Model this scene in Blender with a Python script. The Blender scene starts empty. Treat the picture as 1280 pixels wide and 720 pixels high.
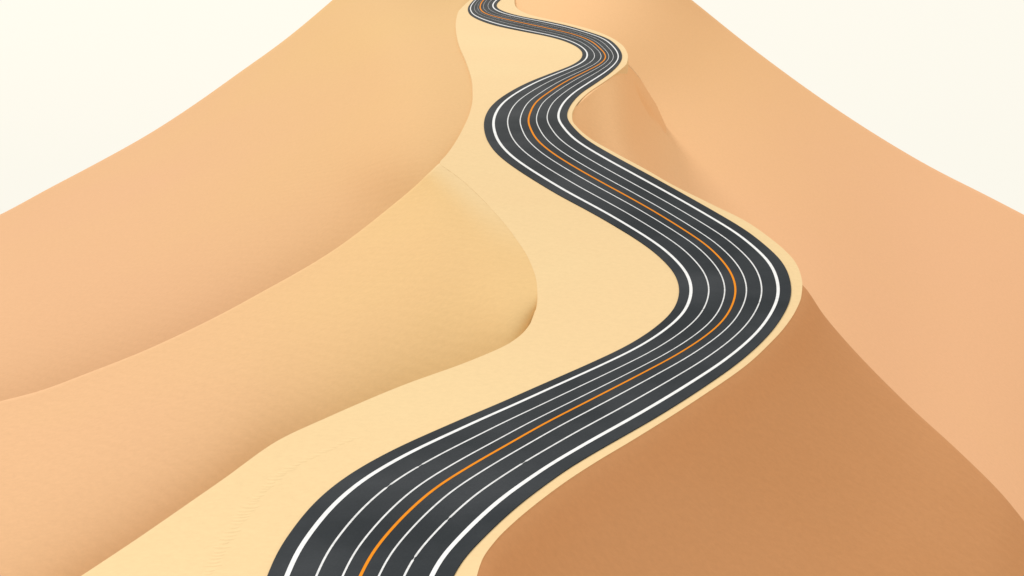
# A six-lane desert road climbing the crest of a sand ridge between large dunes, pale dusty sky.
import bpy, math, random
import numpy as np
from math import radians as R_

random.seed(7)
scene = bpy.context.scene
COL = scene.collection

# ------------------------------------------------------------------ survey frame
# Everything is measured from the hilltop where the camera stands: Y runs ahead, X to the right.
H = 150.0                 # camera height above the desert floor
F = 2000.0                # focal length in survey units (1280 wide)
PITCH = R_(2.5)
CP, SP = math.cos(PITCH), math.sin(PITCH)

def P(u, v, Y):
    """world point(s) seen in direction (u, v) at horizontal distance Y ahead"""
    u = np.asarray(u, float); v = np.asarray(v, float); Y = np.asarray(Y, float)
    x = (u - 640.0) / F; y = -(v - 360.0) / F
    dy = CP + y * SP; dz = -SP + y * CP
    s = Y / dy
    return np.stack(np.broadcast_arrays(x * s, Y, dz * s + H), -1)

def pchip(xs, ys):
    xs = np.asarray(xs, float); ys = np.asarray(ys, float)
    o = np.argsort(xs); xs = xs[o]; ys = ys[o]
    h = np.diff(xs); d = np.diff(ys) / h
    m = np.zeros_like(ys)
    for i in range(1, len(xs) - 1):
        if d[i-1] * d[i] > 0:
            w1 = 2*h[i] + h[i-1]; w2 = h[i] + 2*h[i-1]
            m[i] = (w1 + w2) / (w1/d[i-1] + w2/d[i])
    m[0] = d[0]; m[-1] = d[-1]
    def f(x):
        x = np.asarray(x, float)
        k = np.clip(np.searchsorted(xs, x) - 1, 0, len(h) - 1)
        t = (x - xs[k]) / h[k]
        tc = np.clip(t, 0, 1)
        r = ((2*tc**3 - 3*tc**2 + 1)*ys[k] + (tc**3 - 2*tc**2 + tc)*h[k]*m[k]
             + (-2*tc**3 + 3*tc**2)*ys[k+1] + (tc**3 - tc**2)*h[k]*m[k+1])
        r = r + np.where(t < 0, (x - xs[0])*m[0], 0) + np.where(t > 1, (x - xs[-1])*m[-1], 0)
        return r
    return f

def smooth1(f, lo, hi, sig, n=900):
    """same curve, gently rounded"""
    xs = np.linspace(lo, hi, n); ys = f(xs)
    st = (hi - lo)/(n - 1); k = int(3*sig/st) + 1
    w = np.exp(-0.5*(np.arange(-k, k+1)*st/sig)**2); w /= w.sum()
    pad = np.concatenate([2*ys[0]-ys[k:0:-1], ys, 2*ys[-1]-ys[-2:-k-2:-1]])
    ys2 = np.convolve(pad, w, 'valid')
    return lambda x: np.interp(np.asarray(x, float), xs, ys2)

def sstep(a, b, x):
    t = np.clip((np.asarray(x, float) - a) / (b - a), 0, 1)
    return t*t*(3 - 2*t)

# ------------------------------------------------------------------ object helpers
def link(o, parent=None):
    COL.objects.link(o)
    if parent is not None:
        o.parent = parent
    return o

def mesh_obj(name, verts, faces, mat, parent=None, smooth=True):
    me = bpy.data.meshes.new(name)
    me.from_pydata([tuple(map(float, p)) for p in verts], [], faces)
    me.validate()
    me.materials.append(mat)
    if smooth:
        me.polygons.foreach_set('use_smooth', [True]*len(me.polygons))
    me.update()
    return link(bpy.data.objects.new(name, me), parent)

def grid_obj(name, G, mat, parent=None, sharp=()):
    """G: rows x cols x 3 grid of points -> one sheet facing up"""
    n, m, _ = G.shape
    c = G[n//2+1, m//2] - G[n//2, m//2]; e = G[n//2, m//2+1] - G[n//2, m//2]
    flip = np.cross(e, c)[2] < 0
    fs = []
    for i in range(n-1):
        for j in range(m-1):
            a = i*m+j; q = (a, a+1, a+1+m, a+m)
            fs.append(q[::-1] if flip else q)
    o = mesh_obj(name, G.reshape(-1, 3), fs, mat, parent)
    if sharp:              # real breaks of slope along these grid columns
        ev = np.zeros(len(o.data.edges)*2, dtype=np.int32); o.data.edges.foreach_get('vertices', ev)
        cols = ev.reshape(-1, 2) % m
        fl = (cols[:, 0] == cols[:, 1]) & np.isin(cols[:, 0], list(sharp))
        at = o.data.attributes.new('sharp_edge', 'BOOLEAN', 'EDGE'); at.data.foreach_set('value', fl)
    return o

def tag(o, label=None, cat=None, group=None, kind=None):
    if label: o['label'] = label
    if cat: o['category'] = cat
    if group: o['group'] = group
    if kind: o['kind'] = kind
    return o

# ------------------------------------------------------------------ materials
def sand(name, col, col2, big=90.0, bump=0.25, mixlo=0.35, mixhi=0.65, speck=0.04, drift=None, blown=None):
    m = bpy.data.materials.new(name); m.use_nodes = True
    nt = m.node_tree; N = nt.nodes; L = nt.links
    b = N['Principled BSDF']
    b.inputs['Roughness'].default_value = 0.95
    b.inputs['Specular IOR Level'].default_value = 0.08
    tc = N.new('ShaderNodeTexCoord')
    n1 = N.new('ShaderNodeTexNoise'); n1.inputs['Scale'].default_value = 1.0/big; n1.inputs['Detail'].default_value = 3
    L.new(tc.outputs['Object'], n1.inputs['Vector'])
    mr = N.new('ShaderNodeMapRange'); mr.inputs['From Min'].default_value = mixlo; mr.inputs['From Max'].default_value = mixhi
    L.new(n1.outputs['Fac'], mr.inputs['Value'])
    fac = mr.outputs['Result']
    if drift:              # the sand itself turns from one hue to the other along a direction
        d_, lo, hi = drift
        dt = N.new('ShaderNodeVectorMath'); dt.operation = 'DOT_PRODUCT'; dt.inputs[1].default_value = d_
        L.new(tc.outputs['Object'], dt.inputs[0])
        m3 = N.new('ShaderNodeMapRange'); m3.interpolation_type = 'SMOOTHSTEP'
        m3.inputs['From Min'].default_value = lo; m3.inputs['From Max'].default_value = hi
        L.new(dt.outputs['Value'], m3.inputs['Value'])
        m4 = N.new('ShaderNodeMath'); m4.operation = 'MULTIPLY_ADD'; m4.inputs[1].default_value = 0.25; m4.use_clamp = True
        m5 = N.new('ShaderNodeMath'); m5.operation = 'SUBTRACT'; m5.inputs[1].default_value = 0.5
        L.new(fac, m5.inputs[0]); L.new(m5.outputs['Value'], m4.inputs[0]); L.new(m3.outputs['Result'], m4.inputs[2])
        fac = m4.outputs['Value']
    mx = N.new('ShaderNodeMix'); mx.data_type = 'RGBA'
    mx.inputs[6].default_value = (*col, 1); mx.inputs[7].default_value = (*col2, 1)
    L.new(fac, mx.inputs[0])
    out = mx.outputs[2]
    if blown:              # pale sand blown over the shoulder
        at = N.new('ShaderNodeAttribute'); at.attribute_name = 'blown_sand'
        mb = N.new('ShaderNodeMix'); mb.data_type = 'RGBA'; mb.inputs[7].default_value = (*blown, 1)
        L.new(at.outputs['Fac'], mb.inputs[0]); L.new(out, mb.inputs[6]); out = mb.outputs[2]
    # fine grains and mottling
    n2 = N.new('ShaderNodeTexNoise'); n2.inputs['Scale'].default_value = 0.9; n2.inputs['Detail'].default_value = 6; n2.inputs['Roughness'].default_value = 0.75
    L.new(tc.outputs['Object'], n2.inputs['Vector'])
    mr2 = N.new('ShaderNodeMapRange'); mr2.inputs['From Min'].default_value = 0.25; mr2.inputs['From Max'].default_value = 0.75
    mr2.inputs['To Min'].default_value = 1 - speck*1.6; mr2.inputs['To Max'].default_value = 1 + speck
    L.new(n2.outputs['Fac'], mr2.inputs['Value'])
    vm = N.new('ShaderNodeVectorMath'); vm.operation = 'SCALE'
    L.new(out, vm.inputs[0]); L.new(mr2.outputs['Result'], vm.inputs['Scale'])
    L.new(vm.outputs['Vector'], b.inputs['Base Color'])
    # wind ripples (relief only)
    wv = N.new('ShaderNodeTexWave'); wv.wave_type = 'BANDS'; wv.bands_direction = 'DIAGONAL'
    wv.inputs['Scale'].default_value = 0.11; wv.inputs['Distortion'].default_value = 5.0
    wv.inputs['Detail'].default_value = 3; wv.inputs['Detail Scale'].default_value = 0.6
    L.new(tc.outputs['Object'], wv.inputs['Vector'])
    n3 = N.new('ShaderNodeTexNoise'); n3.inputs['Scale'].default_value = 0.05; n3.inputs['Detail'].default_value = 4
    L.new(tc.outputs['Object'], n3.inputs['Vector'])
    ad = N.new('ShaderNodeMath'); ad.operation = 'MULTIPLY_ADD'; ad.inputs[1].default_value = 0.12
    L.new(wv.outputs['Fac'], ad.inputs[0]); L.new(n3.outputs['Fac'], ad.inputs[2])
    bp = N.new('ShaderNodeBump'); bp.inputs['Strength'].default_value = bump; bp.inputs['Distance'].default_value = 0.5
    L.new(ad.outputs['Value'], bp.inputs['Height'])
    L.new(bp.outputs['Normal'], b.inputs['Normal'])
    return m

def asphalt(name):
    m = bpy.data.materials.new(name); m.use_nodes = True
    nt = m.node_tree; N = nt.nodes; L = nt.links
    b = N['Principled BSDF']; b.inputs['Roughness'].default_value = 0.9; b.inputs['Specular IOR Level'].default_value = 0.06
    tc = N.new('ShaderNodeTexCoord')
    n1 = N.new('ShaderNodeTexNoise'); n1.inputs['Scale'].default_value = 0.045; n1.inputs['Detail'].default_value = 6
    L.new(tc.outputs['Object'], n1.inputs['Vector'])
    cr = N.new('ShaderNodeValToRGB')
    cr.color_ramp.elements[0].position = 0.33; cr.color_ramp.elements[0].color = (0.015, 0.020, 0.026, 1)
    cr.color_ramp.elements[1].position = 0.67; cr.color_ramp.elements[1].color = (0.033, 0.0385, 0.047, 1)
    L.new(n1.outputs['Fac'], cr.inputs['Fac'])
    n2 = N.new('ShaderNodeTexNoise'); n2.inputs['Scale'].default_value = 2.4; n2.inputs['Detail'].default_value = 5; n2.inputs['Roughness'].default_value = 0.8
    L.new(tc.outputs['Object'], n2.inputs['Vector'])
    mr = N.new('ShaderNodeMapRange'); mr.inputs['From Min'].default_value = 0.3; mr.inputs['From Max'].default_value = 0.7
    mr.inputs['To Min'].default_value = 0.86; mr.inputs['To Max'].default_value = 1.14
    L.new(n2.outputs['Fac'], mr.inputs['Value'])
    vm = N.new('ShaderNodeVectorMath'); vm.operation = 'SCALE'
    L.new(cr.outputs['Color'], vm.inputs[0]); L.new(mr.outputs['Result'], vm.inputs['Scale'])
    L.new(vm.outputs['Vector'], b.inputs['Base Color'])
    bp = N.new('ShaderNodeBump'); bp.inputs['Strength'].default_value = 0.15; bp.inputs['Distance'].default_value = 0.05
    L.new(n2.outputs['Fac'], bp.inputs['Height']); L.new(bp.outputs['Normal'], b.inputs['Normal'])
    return m

def paint(name, col, wear=0.12):
    m = bpy.data.materials.new(name); m.use_nodes = True
    nt = m.node_tree; N = nt.nodes; L = nt.links
    b = N['Principled BSDF']; b.inputs['Roughness'].default_value = 0.95; b.inputs['Specular IOR Level'].default_value = 0.03
    tc = N.new('ShaderNodeTexCoord')
    n = N.new('ShaderNodeTexNoise'); n.inputs['Scale'].default_value = 0.7; n.inputs['Detail'].default_value = 6; n.inputs['Roughness'].default_value = 0.7
    L.new(tc.outputs['Object'], n.inputs['Vector'])
    mr = N.new('ShaderNodeMapRange'); mr.inputs['From Min'].default_value = 0.3; mr.inputs['From Max'].default_value = 0.6
    mr.inputs['To Min'].default_value = 1 - wear; mr.inputs['To Max'].default_value = 1.0
    L.new(n.outputs['Fac'], mr.inputs['Value'])
    vm = N.new('ShaderNodeVectorMath'); vm.operation = 'SCALE'; vm.inputs[0].default_value = col
    L.new(mr.outputs['Result'], vm.inputs['Scale']); L.new(vm.outputs['Vector'], b.inputs['Base Color'])
    return m

M_pale = sand('pale_sand', (0.72, 0.545, 0.31), (0.72, 0.53, 0.30), 70, 0.18, speck=0.035)
M_yellow = sand('yellow_sand', (0.685, 0.474, 0.222), (0.68, 0.412, 0.23), 110, 0.25, drift=((-1, -.3, 0), -120, -10), blown=(0.70, 0.52, 0.292))
M_orange = sand('orange_sand', (0.652, 0.42, 0.194), (0.648, 0.382, 0.212), 170, 0.25, drift=((-.45, 0, -1), -230, -60))
M_peach = sand('peach_sand', (0.785, 0.475, 0.242), (0.775, 0.447, 0.258), 170, 0.25, drift=((.45, 0, -1), -210, -40))
M_shaded = sand('shaded_sand', (0.575, 0.278, 0.122), (0.585, 0.29, 0.134), 80, 0.28)  # part of the slip face's shade is put into this darker, redder colour
M_floor = sand('floor_sand', (0.66, 0.42, 0.20), (0.68, 0.44, 0.22), 300, 0.2)
M_asphalt = asphalt('asphalt')
M_white = paint('white_paint', (0.78, 0.80, 0.85), 0.15)
M_grey = paint('thin_white_paint', (0.72, 0.74, 0.79), 0.25)
M_amber = paint('amber_paint', (0.74, 0.245, 0.010), 0.1)

# ------------------------------------------------------------------ the ridge crest
Ybench = smooth1(pchip([900, 800, 720, 600, 500, 400, 300, 200, 155, 100, 70, 40, 10, -20, -60, -100],
                       [150, 172, 195, 233, 272, 318, 374, 442, 483, 555, 612, 690, 790, 890, 1000, 1100]), -100, 900, 18)

L_pts = [(-100, 690), (-60, 660), (-30, 622), (-12, 599), (0, 586), (8, 577), (15, 572.5), (32, 569.5), (52, 572.5), (80, 583.8), (105, 590.5),
         (122, 591), (140, 587.5), (160, 579), (178, 569), (196, 556), (204, 548.5), (212, 560), (225, 577), (245, 599), (263, 616), (285, 635), (300, 646), (325, 661.5), (355, 671),
         (377, 672), (395, 667.5), (412, 657.5), (427, 640), (450, 590), (480, 507.5), (491, 480), (520, 413), (551, 346.7),
         (582, 302), (591, 290), (626, 240), (676, 167.5), (717.5, 105), (760, 40), (800, -24), (900, -190)]
R_pts = [(-100, 745), (-60, 706), (-30, 668), (-19, 655), (-10, 644.5), (0, 643), (6, 643.5), (11, 647), (18, 661), (23.8, 685), (30.6, 716), (40.6, 750), (51, 771), (60, 781), (70, 785), (78.8, 783.8), (87.5, 775),
         (101, 757), (118, 732.5), (133, 719), (143, 715), (150.6, 715.5), (160, 722.5), (171, 735), (191, 768.8), (211, 806), (230.6, 840), (255, 889),
         (277.5, 934), (294, 958), (311, 979), (326, 993), (340, 1000), (355.6, 1003), (370.6, 1001.6), (387.5, 995), (410, 980),
         (432.5, 959), (453, 937), (500, 870), (547.5, 795), (579, 742.5), (605, 703), (655, 640), (675, 620), (700, 602.5), (720, 596), (760, 587), (900, 560)]
Lb = smooth1(pchip([p[0] for p in L_pts], [p[1] for p in L_pts]), -100, 900, 2.5, 1600)
Rb = smooth1(pchip([p[0] for p in R_pts], [p[1] for p in R_pts]), -100, 900, 1.6, 1600)

def bench_z(Y):
    return np.interp(Y, _by, _bz)
_vv = np.linspace(900, -100, 2001)
_pp = P(640, _vv, Ybench(_vv))
_by, _bz = _pp[:, 1], _pp[:, 2]

vs = np.concatenate([np.linspace(-95, 60, 150), np.linspace(61, 420, 300), np.linspace(422, 860, 240)])
rows = []
for v in vs:
    Y = float(Ybench(v)); l = P(Lb(v), v, Y); r = P(Rb(v), v, Y)
    row = []
    # the far side of the crest drops away out of sight
    k = 1.0 if v > 385 else 0.25
    for dx, dy, dz in ((-9*k, 30*k+1, -34*k-3), (-5*k, 16*k+.6, -16*k-1.5), (-2*k, 6*k+.3, -5*k-.5), (-.6*k, 2*k+.1, -1.2*k-.15)):
        row.append(l + np.array([-.3*dx if 190 < v < 350 else dx, dy, dz]))
    for t in np.linspace(0, 1, 41):
        row.append(l*(1-t) + r*t)
    flank = (74 < v < 150) or v > 354 or v < 9
    k = 0.15 if flank else 1.0
    for dx, dy, dz in ((.3*k, 2*k, -1.4*k-.1), (1*k, 6*k, -5*k-.4), (2.5*k, 16*k, -16*k-1), (4*k, 30*k, -34*k-2)):
        row.append(r + np.array([dx, dy, dz]))
    rows.append(row)
ridge = grid_obj('sand_ridge', np.array(rows), M_pale, sharp=(4, 44))
tag(ridge, 'pale cream sand crest that carries the winding road uphill', 'ridge', kind='structure')

# ------------------------------------------------------------------ the dunes
dune2_c = [(-260, 556), (-150, 534), (-60, 516), (6, 500), (46, 489.6), (113, 465), (174, 441), (210, 425), (266, 398), (320, 369), (415, 314), (500, 249), (522, 230), (538, 214.5), (553, 203)]
dune2_c += [(578, 225), (599, 245), (616, 263), (635, 285), (646, 300), (661.5, 325), (671, 355), (676, 368)]
D2c = pchip([p[0] for p in dune2_c], [p[1] for p in dune2_c])
D2f = pchip([-260, -190, -24, 40, 105, 167.5, 240, 290, 302, 346.7, 413, 480, 507.5, 590, 640, 657.5, 667.5, 672, 676],
            [945, 900, 800, 760, 717.5, 676, 626, 591, 582, 551, 520, 491, 480, 450, 427, 412, 395, 384, 378])
D2Yc = pchip([-260, 0, 250, 415, 553], [305, 335, 366, 400, 440])
D2gap = pchip([-260, 100, 300, 480, 590, 640, 660, 672, 676], [66, 62, 54, 38, 22, 10, 4, 1.2, .8])


def hshape(w, a):      # convex dune face: gentle near the crest, steeper lower down
    w = np.asarray(w, float)
    return np.where(w >= 0, np.where(w > 1, 1 + (w-1)*(1+a), w*((1-a) + a*w)), w*(1-a))

def blur(A, sig, axis):
    k = int(3*sig) + 1
    g_ = np.exp(-.5*(np.arange(-k, k+1)/sig)**2); g_ /= g_.sum()
    pw = [(0, 0), (0, 0)]; pw[axis] = (k, k)
    B = np.pad(A, pw, mode='reflect', reflect_type='odd')
    return np.apply_along_axis(lambda r: np.convolve(r, g_, 'valid'), axis, B)

class Slope:
    """distance field of one dune face, smoothed so that it reads as blown sand"""
    def __init__(self, u0, u1, v0, v1, vc, vf, Yc, Yf, a, attach, sig):
        self.u = np.arange(u0, u1 + 4, 4.0); self.v = np.arange(v0, v1 + 4, 4.0)
        self.vc, self.vf, self.attach = vc, vf, attach
        U, V = np.meshgrid(self.u, self.v, indexing='ij')
        c = vc(self.u)[:, None]; f = vf(self.u)[:, None]; yc = Yc(self.u)[:, None]; yf = Yf(self.u)[:, None]
        t = np.clip((V - c)/(f - c), -0.4, 1.6)
        Y = yf + (yc - yf)*hshape(1 - t, a)
        if attach: Y = attach(U, V, Y)
        self.Y = blur(blur(Y, sig/4, 0), sig/4, 1)
    def at(self, u, v):
        u = np.asarray(u, float); v = np.asarray(v, float)
        x = np.clip((u - self.u[0])/4, 0, len(self.u) - 1.001); y = np.clip((v - self.v[0])/4, 0, len(self.v) - 1.001)
        i = x.astype(int); j = y.astype(int); x = x - i; y = y - j; A = self.Y
        return A[i, j]*(1-x)*(1-y) + A[i+1, j]*x*(1-y) + A[i, j+1]*(1-x)*y + A[i+1, j+1]*x*y

def build_slope(S, us, top, back, ts, clampL=False, clampR=False):
    rows = []
    for u in us:
        vc = float(top(u)); vf = float(S.vf(np.array([u]))[0])
        v = vc + (vf - vc)*ts
        Y = S.at(np.full_like(v, u), v)
        if clampL:
            l = Lb(v); yb = Ybench(v)
            w = sstep(l - 60, l - 1, u)*sstep(400, 330, v)*sstep(196, 206, v)*(clampL == 'join')
            Y = Y*(1-w) + (yb + .1)*w
            Y = np.where(u > l - 1, np.maximum(Y, yb + .06 + np.clip(u - l, 0, 60)*.12), Y)
        if clampR:
            r = Rb(np.clip(v, -100, 900)); yb = Ybench(v)
            Y = Y + sstep(np.where(v < 45, 110, 14), 0, u - r)*sstep(-140, -40, v)*np.maximum(0, yb + 1.5 + np.clip(r - u, 0, 80)*.15 - Y)
        front = P(u, v, Y)
        rows.append(np.concatenate([back(u, front[0]), front]))
    return np.array(rows)

ts = np.concatenate([np.linspace(0, 1, 70), np.linspace(1.03, 1.4, 9)])

# the yellow dune at the left of the crest
def d2Yc(u): return np.where(u < 553, D2Yc(np.minimum(u, 553)), Ybench(D2c(u)) + 1.2)
def d2Yf(u): return Ybench(D2f(u)) + D2gap(u)
def d2att(U, V, Y):
    l = Lb(V); w = sstep(l - 90, l, U)*sstep(150, 215, V)*sstep(440, 340, V)
    return Y*(1-w) + (Ybench(V) + .3)*w
S2 = Slope(-272, 712, 120, 1200, lambda u: D2c(np.minimum(u, 676)), lambda u: D2f(np.minimum(u, 676)), d2Yc, d2Yf, 0.62, d2att, 16)
def back2(u, c):
    kk = float(sstep(553, 470, u))*0.94 + 0.06
    if u < 553:
        return np.array([c + np.array([-.25*dy*kk, dy*kk, dz*kk]) for dy, dz in ((110, -60), (60, -26), (28, -9), (10, -2.2), (3, -.35))])
    return np.array([c + np.array([.6*q, .8*q, -q]) for q in (5, 3.5, 2, 1, .3)])
us = np.concatenate([np.linspace(-260, 500, 128), np.linspace(504, 676, 87)])
top2 = lambda u: float(D2c(u)) - 14*float(sstep(553, 580, u))
d = grid_obj('dune', build_slope(S2, us, top2, back2, ts, 'join'), M_yellow)
V = np.array([tuple(q.co) for q in d.data.vertices])
ang = np.arctan2(V[:, 2] - H, V[:, 1]) + PITCH
vq = 360 - F*np.tan(ang); uq = 640 + V[:, 0]*F/(V[:, 1]*CP - (V[:, 2] - H)*SP)
gap = (Lb(np.clip(vq, 204, 500)) - uq)*V[:, 1]/F                  # metres to the pale crest's edge
bl = sstep(11, 0, gap)*sstep(335, 235, vq)
at_ = d.data.attributes.new('blown_sand', 'FLOAT', 'POINT'); at_.data.foreach_set('value', bl.astype(np.float32))
tag(d, 'yellow sand dune curling against the left edge of the pale road crest', 'dune', 'large desert dunes', 'structure')

# big slope rising on the left to the skyline
LHc = pchip([-300, -200, -80, 0, 58, 117, 187, 249, 303.5, 350, 389, 415.5, 470, 540, 610, 700],
            [378, 345, 302, 268.5, 237, 206, 167, 126.5, 87.5, 54.5, 23, 0, -44, -84, -102, -106])
LHc = smooth1(LHc, -300, 700, 14)
LHYc = pchip([-300, 0, 250, 415, 540, 610, 700], [640, 700, 790, 870, 1000, 1080, 1120])
lf = pchip([-300, -260, 6, 113, 210, 320, 415, 500, 540, 569, 591, 640, 700], [562, 556, 500, 465, 425, 369, 314, 249, 213, 180, 140, 112, 100])
lgap = pchip([-300, 0, 250, 415, 553, 700], [72, 66, 52, 36, 8, 8])
def lYf(u): return np.where(u < 553, D2Yc(np.minimum(u, 553)), Ybench(lf(u))) + lgap(u)
def latt(U, V, Y):
    l = Lb(np.minimum(V, 204)); w = sstep(l - 150, l, U)*sstep(-95, -30, V)*sstep(270, 150, V)
    return Y*(1-w) + (Ybench(V) + 1.5)*w
SL = Slope(-312, 720, -200, 720, LHc, lf, LHYc, lYf, 0.74, latt, 18)
def backL(u, c):
    return np.array([c + np.array([-.3*dy, dy, dz]) for dy, dz in ((500, -330), (260, -120), (120, -36), (50, -9), (18, -1.6), (6, -.25))])
d = grid_obj('dune', build_slope(SL, np.linspace(-300, 632, 212), lambda u: float(LHc(u)), backL, ts, 'under'), M_orange)
tag(d, 'tall orange dune slope falling from the skyline left of the road', 'dune', 'large desert dunes', 'structure')

# big slope rising on the right to the skyline
RHc = pchip([610, 660, 710, 760, 810, 865, 918, 984, 1042, 1112, 1171, 1229, 1280, 1360, 1480, 1600],
            [-108, -104, -92, -72, -41, 0, 43, 93, 134, 179, 213, 242, 268.5, 309, 366, 420])
RHc = smooth1(RHc, 610, 1600, 16)
RHYc = pchip([610, 700, 785, 865, 1080, 1280, 1600], [1240, 1180, 1090, 1015, 940, 890, 820])
spur_pts = [(1003, 354), (1008, 361), (1014, 369), (1025, 387), (1040, 406), (1070, 440), (1133, 503.6), (1202, 567), (1255, 620), (1280, 651), (1330, 716), (1400, 810), (1500, 950)]
spur = smooth1(pchip([p[0] for p in spur_pts], [p[1] for p in spur_pts]), 1003, 1500, 4)
RHf = pchip([610, 785, 900, 1003, 1133, 1280, 1400, 1600], [150, 238, 304, 380, 505, 655, 812, 1090])
RHYf = pchip([610, 716, 785, 900, 1003, 1133, 1280, 1600], [600, 550, 515, 485, 462, 436, 395, 300])
def ratt(U, V, Y):     # the far slope runs into the road crest where the road tops out
    r = Rb(np.clip(V, -100, 0)); yb = Ybench(np.maximum(V, -110))
    w = sstep(r + 260, r + 50, U)*sstep(150, 5, V)
    return Y*(1-w) + (yb + 1.5)*w
SR = Slope(600, 1612, -190, 1500, RHc, RHf, RHYc, RHYf, 0.35, ratt, 36)
def backR(u, c):
    return np.array([c + np.array([.3*dy, dy, dz]) for dy, dz in ((500, -330), (260, -120), (120, -36), (50, -9), (18, -1.6), (6, -.25))])
d = grid_obj('dune', build_slope(SR, np.linspace(610, 1600, 221), lambda u: float(RHc(u)), backR, ts, clampR=True), M_peach)
tag(d, 'broad peach dune slope falling from the skyline right of the road', 'dune', 'large desert dunes', 'structure')

# shaded slip face below the lower right bend, its spur running down to the right
def flank(name, vlist, C, cmaxf, back, mat):
    """sheet swept from the crest edge down along the spur line C (nt x 3, C[0] at the apex)"""
    rows = []
    c0 = C[0]
    nt = len(C); par = np.linspace(0, 1, nt)
    # rounded far side of the spur
    for k, (dx, dy, dz) in enumerate(back):
        s = np.minimum(1, par*nt/10)[:, None]
        rows.append(C + np.array([dx, dy, dz])*s + np.array([0, .02, -.1]))
    for v in vlist:
        Y = float(Ybench(v)); r = P(Rb(v), v, Y) + np.array([0, 0, -.06])
        cm = cmaxf(v)
        Cv = np.stack([np.interp(par*cm, par, C[:, i]) for i in range(3)], -1)
        rows.append(r + (Cv - c0))
    return grid_obj(name, np.array(rows), mat)

uu = np.linspace(1003, 1495, 90)
Yap = float(Ybench(355.6))
C1 = P(uu, spur(uu), Yap - 44*((uu - 1003)/277.0)**0.93)
C1[0] = P(Rb(355.6), 355.6, Yap)
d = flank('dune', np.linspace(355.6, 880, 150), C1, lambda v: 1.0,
          ((14, 75, -70), (7, 36, -30), (2.5, 13, -8.5), (.8, 4.5, -2.2), (.2, 1.2, -.35)), M_shaded)
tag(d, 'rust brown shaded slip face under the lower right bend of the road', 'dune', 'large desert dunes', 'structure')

SPc = pchip([690, 710, 719, 732.5, 757, 775, 783.8, 786, 788.5, 791.7, 803, 817, 833, 850, 880, 930],
            [140, 139, 134, 118.5, 101.5, 88, 79.5, 83, 91, 102, 129, 152, 171, 189, 220, 268])
SPb = pchip([690, 710, 722.5, 735, 768.8, 806, 840, 889, 930], [158, 158, 163, 173, 191, 211, 230.6, 255, 290])
def spYc(u):
    up = Ybench(SPc(u)) + .3
    a0 = float(Ybench(79.5))
    along = a0 + (SR.at(np.full_like(u, 870.), SPc(np.full_like(u, 870.))) - a0)*(SPc(u) - 79.5)/(SPc(np.full_like(u, 870.)) - 79.5)
    return np.where(u < 785, up, along)
def spYf(u): return Ybench(SPb(u)) + np.interp(u, [715, 735, 785, 870], [7, 36, 53, 62])
def spatt(U, V, Y):
    hY = SR.at(U, V)
    w = sstep(784, 848, U)
    Y = Y*(1-w) + (hY - 1.0)*w
    return np.where(U > 868, hY - 1.0 + (U - 868)*.5, Y)
SP_ = Slope(680, 936, 60, 420, SPc, SPb, spYc, spYf, 0.25, spatt, 11)
def backSP(u, c):
    k = float(sstep(905, 850, u))
    if u < 784:
        return np.array([c + np.array([.1*q, .3*q, -q]) for q in (6, 4, 2.2, 1, .3)])
    return np.array([c + np.array([.4*dy, dy, dz])*(k*.9 + .1) for dy, dz in ((70, -34), (34, -12), (14, -3.6), (5, -.9), (1.5, -.15))])
usp = np.concatenate([np.linspace(694, 783, 70), np.linspace(783.8, 905, 90)])
d = grid_obj('dune', build_slope(SP_, usp, lambda u: float(SPc(u)), backSP, np.concatenate([ts, np.linspace(1.5, 3.2, 18)]), clampR=True), M_peach)
tag(d, 'small dusky slip face in the inner bend below the upper right curve', 'dune', 'large desert dunes', 'structure')

# ------------------------------------------------------------------ desert floor
S = 40000.0
g = mesh_obj('ground', [(-S, -S, 0), (S, -S, 0), (S, S, 0), (-S, S, 0)], [(0, 1, 2, 3)], M_floor, smooth=False)
tag(g, 'flat sandy desert floor far below the dunes', 'ground', kind='structure')

# ------------------------------------------------------------------ the road
eL = [(285, 880), (303, 820), (318, 765), (325, 745), (335, 720), (345, 695), (365, 664), (390, 632.5), (420, 606), (460, 580), (500, 559), (542.5, 540), (580, 523.5), (620, 507), (660, 489), (715, 465), (770, 440),
      (800, 423.5), (824, 406), (841, 389), (847.5, 375), (849, 363), (845, 346), (834, 331), (819, 317), (799, 302), (780, 290), (742.5, 268), (697.5, 243.8),
      (660, 221), (637.5, 206), (620.6, 192), (611, 179), (605.5, 165), (605, 156), (607, 145), (614.4, 132.8), (633, 118), (659, 104), (687.5, 92.5),
      (712, 83), (724, 76), (728, 69), (726.5, 63.5), (719, 57.5), (703.8, 51), (685, 45.8), (660, 40.8), (622.5, 33), (604, 27.3), (590, 20.5), (585, 13.5), (585.8, 8), (592.5, 0), (603, -10), (617, -20), (640, -36), (665, -60)]
eR = [(522, 880), (537, 820), (551, 765), (557, 745), (567, 720), (579, 700), (592.5, 685), (615, 662.5), (640, 639.5), (684, 605), (720, 580), (760, 557), (820, 522.5), (870, 491), (920, 456), (946, 434),
      (965, 413.8), (980, 392), (987.5, 376), (989, 364), (987.5, 351), (982, 335), (972, 321), (958, 309), (935.6, 290.6), (900, 269), (858.8, 245.6),
      (817.5, 222.5), (768.8, 196), (735, 176), (718, 161), (710.5, 151), (708.5, 145), (712, 134), (725, 118), (745.6, 103.8), (764, 90.6), (774.5, 79.2), (777.5, 71),
      (775.6, 63.8), (769.5, 56), (758.8, 48.3), (737.5, 40.6), (710, 32.5), (678.8, 25.7), (660, 22.3), (641, 18), (625, 12.3), (620.8, 8), (622, 3.8), (626, 0), (635, -9), (648, -19), (668, -34), (690, -60)]
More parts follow.
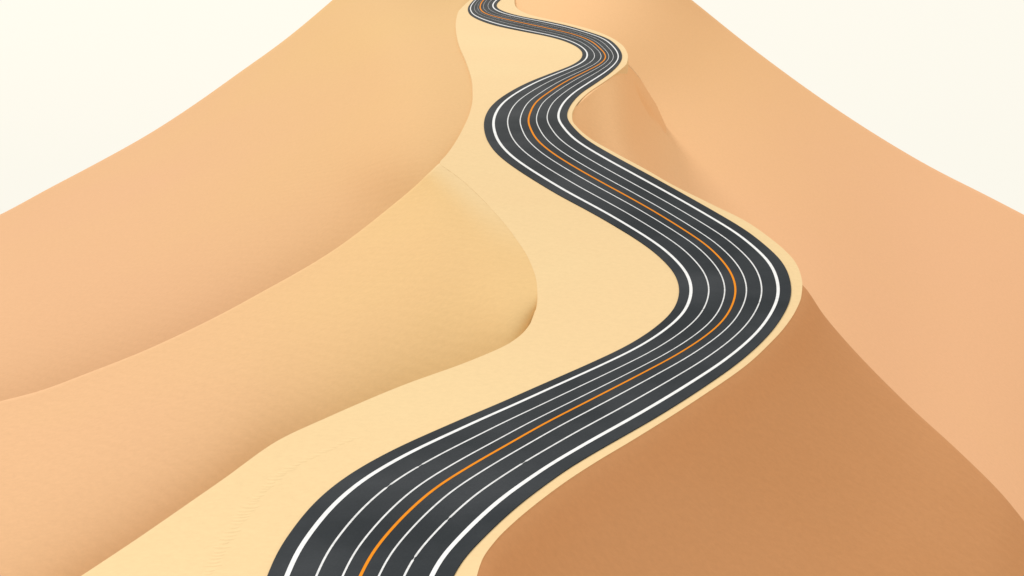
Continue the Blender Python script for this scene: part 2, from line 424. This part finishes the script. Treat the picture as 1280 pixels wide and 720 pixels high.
oC = [(404, 880), (421, 820), (436, 765), (441, 745), (451, 720), (467.5, 690), (487.5, 665), (512.5, 638.8), (545, 611), (590, 582.5), (640, 553.8), (680, 531), (745, 497.5), (810, 463.8), (845, 445), (882, 421), (902, 403.5),
      (914, 385.6), (919.6, 365), (916, 347), (906, 330.5), (885, 309), (858.8, 290.6), (817.5, 265), (780, 243.8), (750, 227.5), (712.5, 206), (688, 190),
      (671, 175), (663, 161), (660.5, 152), (663, 141), (670.6, 128), (687.5, 115), (710, 101), (732.5, 89.7), (749, 81), (756.5, 74), (756, 68), (750, 61), (737.5, 51.3),
      (716, 43), (685, 35.7), (660, 30.4), (622.5, 22), (607.5, 17.5), (601, 12.8), (600.3, 7), (604.5, 0), (616, -9.5), (632, -20), (655, -38), (678, -60)]

def dense(pts, n, sig):
    p = np.array(pts, float)
    Q = P(p[:, 0], p[:, 1], Ybench(p[:, 1]))[:, :2]
    # Catmull-Rom in plan, resampled by length and lightly smoothed
    out = []
    for i in range(len(Q)-1):
        a, b, c, d_ = Q[max(i-1, 0)], Q[i], Q[i+1], Q[min(i+2, len(Q)-1)]
        al = lambda s, t: max(np.linalg.norm(t - s), 1e-6)**.5
        t0 = 0; t1 = t0 + al(a, b); t2 = t1 + al(b, c); t3 = t2 + al(c, d_)
        for t in np.linspace(t1, t2, 24, endpoint=False):
            A1 = (t1-t)/(t1-t0)*a + (t-t0)/(t1-t0)*b; A2 = (t2-t)/(t2-t1)*b + (t-t1)/(t2-t1)*c; A3 = (t3-t)/(t3-t2)*c + (t-t2)/(t3-t2)*d_
            B1 = (t2-t)/(t2-t0)*A1 + (t-t0)/(t2-t0)*A2; B2 = (t3-t)/(t3-t1)*A2 + (t-t1)/(t3-t1)*A3
            out.append((t2-t)/(t2-t1)*B1 + (t-t1)/(t2-t1)*B2)
    out.append(Q[-1]); Q = np.array(out)
    s = np.concatenate([[0], np.cumsum(np.linalg.norm(np.diff(Q, axis=0), axis=1))])
    x = np.linspace(0, s[-1], n)
    Q = np.stack([np.interp(x, s, Q[:, i]) for i in range(2)], -1)
    st = s[-1]/(n-1); k = max(1, int(3*sig/st))
    w = np.exp(-.5*(np.arange(-k, k+1)*st/sig)**2); w /= w.sum()
    R = np.empty_like(Q)
    for i in range(2):
        y = Q[:, i]
        pad = np.concatenate([2*y[0]-y[k:0:-1], y, 2*y[-1]-y[-2:-k-2:-1]])
        R[:, i] = np.convolve(pad, w, 'valid')
    return R

NR = 2200
PL, PR, PC = dense(eL, NR, 2.5), dense(eR, NR, 2.5), dense(oC, NR, 3.0)
tan = np.gradient(PC, axis=0); tan /= np.linalg.norm(tan, axis=1)[:, None]
nor = np.stack([tan[:, 1], -tan[:, 0]], -1)          # to the right
def hit(o, dvec, poly):
    a = poly[:-1]; e = poly[1:] - poly[:-1]
    den = dvec[0]*e[:, 1] - dvec[1]*e[:, 0]
    den = np.where(abs(den) < 1e-9, 1e-9, den)
    q = a - o
    t = (q[:, 0]*e[:, 1] - q[:, 1]*e[:, 0])/den
    s = (q[:, 0]*dvec[1] - q[:, 1]*dvec[0])/den
    ok = (s >= -0.02) & (s <= 1.02) & (t > 1) & (t < 40)
    return t[ok].min() if ok.any() else np.nan
wr = np.array([hit(PC[i], nor[i], PR) for i in range(NR)])
wl = np.array([hit(PC[i], -nor[i], PL) for i in range(NR)])
ix = np.arange(NR)
def fill(w, sig=9):
    ok = ~np.isnan(w); w = np.interp(ix, ix[ok], w[ok])
    k = 3*sig; g_ = np.exp(-.5*(np.arange(-k, k+1)/sig)**2); g_ /= g_.sum()
    return np.convolve(np.pad(w, k, mode='edge'), g_, 'valid')
wr, wl = fill(wr), fill(wl)
arc = np.concatenate([[0], np.cumsum(np.linalg.norm(np.diff(PC, axis=0), axis=1))])
WID = wl + wr

def road_pt(i, f, lift):
    """point at row i and fraction f across (0 left edge .. 1 right edge)"""
    if f <= 0.503: off = -wl[i]*(1 - f/0.503)
    else: off = wr[i]*(f - 0.503)/(1 - 0.503)
    q = PC[i] + nor[i]*off
    return np.array([q[0], q[1], float(bench_z(q[1])) + lift])

fr = np.linspace(0, 1, 19)
rows = []
for i in range(NR):
    e0 = road_pt(i, 0, -.25); e1 = road_pt(i, 1, -.25)
    rows.append([e0] + [road_pt(i, f, .16) for f in fr] + [e1])
road = grid_obj('road', np.array(rows), M_asphalt, sharp=(1, 19))
tag(road, 'dark grey six lane road winding up the pale sand crest', 'road', kind='structure')

def stripe(name, f, wfrac, mat, lift=.185, gaps=(), far=None):
    verts, faces = [], []
    prev = False
    for i in range(NR):
        skip = any(a <= arc[i] <= b for a, b in gaps)
        n = len(verts)
        hw = wfrac/2*(float(np.interp(PC[i, 1], *far)) if far else 1.0)
        if skip: hw *= .3          # worn almost through
        verts += [road_pt(i, f-hw, lift), road_pt(i, f, lift), road_pt(i, f+hw, lift)]
        if prev:
            faces += [(n-3, n-2, n+1, n), (n-2, n-1, n+2, n+1)]
        prev = True
    o = mesh_obj(name, verts, faces, mat, road)
    if o.data.polygons and o.data.polygons[0].normal.z < 0:
        o.data.flip_normals()
    return o

def arc_at(u, v):
    q = P(u, v, Ybench(v))[:2]
    return float(arc[np.argmin(((PC - q)**2).sum(1))])
gl = [(487, 609, .45), (529, 583.5, .45), (880, 388, .4)]
gr = [(511, 699, .45), (556, 650, .6), (650, 579, .5), (950, 380, .4)]
gL = [(arc_at(u, v) - w, arc_at(u, v) + w) for u, v, w in gl]
gR = [(arc_at(u, v) - w, arc_at(u, v) + w) for u, v, w in gr]
stripe('edge_line', .107, .0275, M_white, far=((450, 800), (1, 1.35)))
stripe('edge_line', .885, .0275, M_white, far=((450, 800), (1, 1.35)))
stripe('lane_line', .266, .0125, M_grey, gaps=gL, far=((420, 620, 700), (1, .95, .6)))
stripe('lane_line', .408, .0115, M_grey, far=((420, 620, 700), (1, .95, .5)))
stripe('lane_line', .602, .0115, M_grey, far=((420, 620, 700), (1, .95, .5)))
stripe('lane_line', .738, .0125, M_grey, gaps=gR, far=((420, 620, 700), (1, .95, .6)))
o = stripe('centre_line', .503, .0178, M_amber, far=((330, 480, 620, 800), (1, 1.15, 1.7, 2.3)))
tag(o, 'thin amber line along the middle of the road')

# ------------------------------------------------------------------ wind ripples on the pale sand beside the road
verts, faces = [], []
pts = [(258, 722), (274, 690), (300, 650), (322, 622), (345, 598), (372, 580), (400, 566), (440, 549)]
fu = pchip([p[1] for p in pts], [p[0] for p in pts])
v = 722.0
while v > 548:
    u = float(fu(v)) + random.uniform(-1.2, 1.2)
    q = P(u, v, float(Ybench(v)))
    a = R_(random.uniform(0, 9)); ln = random.uniform(.7, 1.5); hw = random.uniform(.28, .42); hh = random.uniform(.05, .075)
    n0 = len(verts); K = 9
    for k in range(K):
        s = -1 + 2*k/(K-1); e = max(0.0, 1 - s*s)
        cx = q[0] + math.cos(a)*s*ln; cy = q[1] + math.sin(a)*s*ln*2 + 0.5*s*s
        for j, (o_, z_) in enumerate(((-1, -.03), (-.35, .7), (.1, 1.0), (.6, .3), (1, -.03))):
            yy = cy + o_*hw*2.0*(e**.5 + .05)
            verts.append((cx, yy, float(bench_z(yy)) + (z_*hh*e if z_ > 0 else -.02)))
    for k in range(K-1):
        for j in range(4):
            b = n0 + k*5 + j
            faces.append((b, b+5, b+6, b+1))
    v -= random.uniform(3.4, 6.5)*(.6 + .4*(v-500)/220)
rip = mesh_obj('sand_ripples', verts, faces, M_pale)
tag(rip, 'line of faint wind ripples in the pale sand beside the road', 'ripples', kind='stuff')

# ------------------------------------------------------------------ camera
cam = bpy.data.cameras.new('camera'); cam.sensor_width = 36.0; cam.lens = F*36.0/1280.0
cam.clip_start = 1.0; cam.clip_end = 100000.0
co = link(bpy.data.objects.new('camera', cam))
co.location = (0, 0, H); co.rotation_euler = (R_(90) - PITCH, 0, 0)
scene.camera = co

# ------------------------------------------------------------------ daylight
EL, AZ = R_(37), R_(-20)          # sun behind the left dunes
sd = bpy.data.lights.new('sun', 'SUN'); sd.energy = 2.5; sd.angle = R_(10); sd.color = (1.0, 0.95, 0.88)
so = link(bpy.data.objects.new('sun', sd))
from mathutils import Vector
dirv = Vector((math.sin(AZ)*math.cos(EL), math.cos(AZ)*math.cos(EL), math.sin(EL)))
so.rotation_euler = dirv.to_track_quat('Z', 'Y').to_euler()
so.location = (-300, 300, 900)

w = bpy.data.worlds.new('World'); scene.world = w; w.use_nodes = True
nt = w.node_tree; bg = nt.nodes['Background']
sky = nt.nodes.new('ShaderNodeTexSky'); sky.sky_type = 'NISHITA'; sky.sun_disc = False
sky.sun_elevation = EL; sky.sun_rotation = AZ
sky.dust_density = 8.0; sky.air_density = 1.0; sky.ozone_density = 0.5; sky.altitude = 0
mix = nt.nodes.new('ShaderNodeMix'); mix.data_type = 'RGBA'
mix.inputs[0].default_value = 0.97
mix.inputs[7].default_value = (9.2, 8.93, 8.0, 1)       # veil of pale dust
nt.links.new(sky.outputs['Color'], mix.inputs[6]); nt.links.new(mix.outputs[2], bg.inputs['Color'])
bg.inputs['Strength'].default_value = 0.1

vsn = scene.view_settings
vsn.view_transform = 'Standard'; vsn.look = 'None'; vsn.exposure = 0.12; vsn.gamma = 1.0; vsn.use_curve_mapping = False
scene.cycles.max_bounces = 6
scene.cycles.use_denoising = True
print('road width m:', [(round(float(oY), 0), round(float(wd), 1)) for oY, wd in zip(PC[::100, 1], WID[::100])])
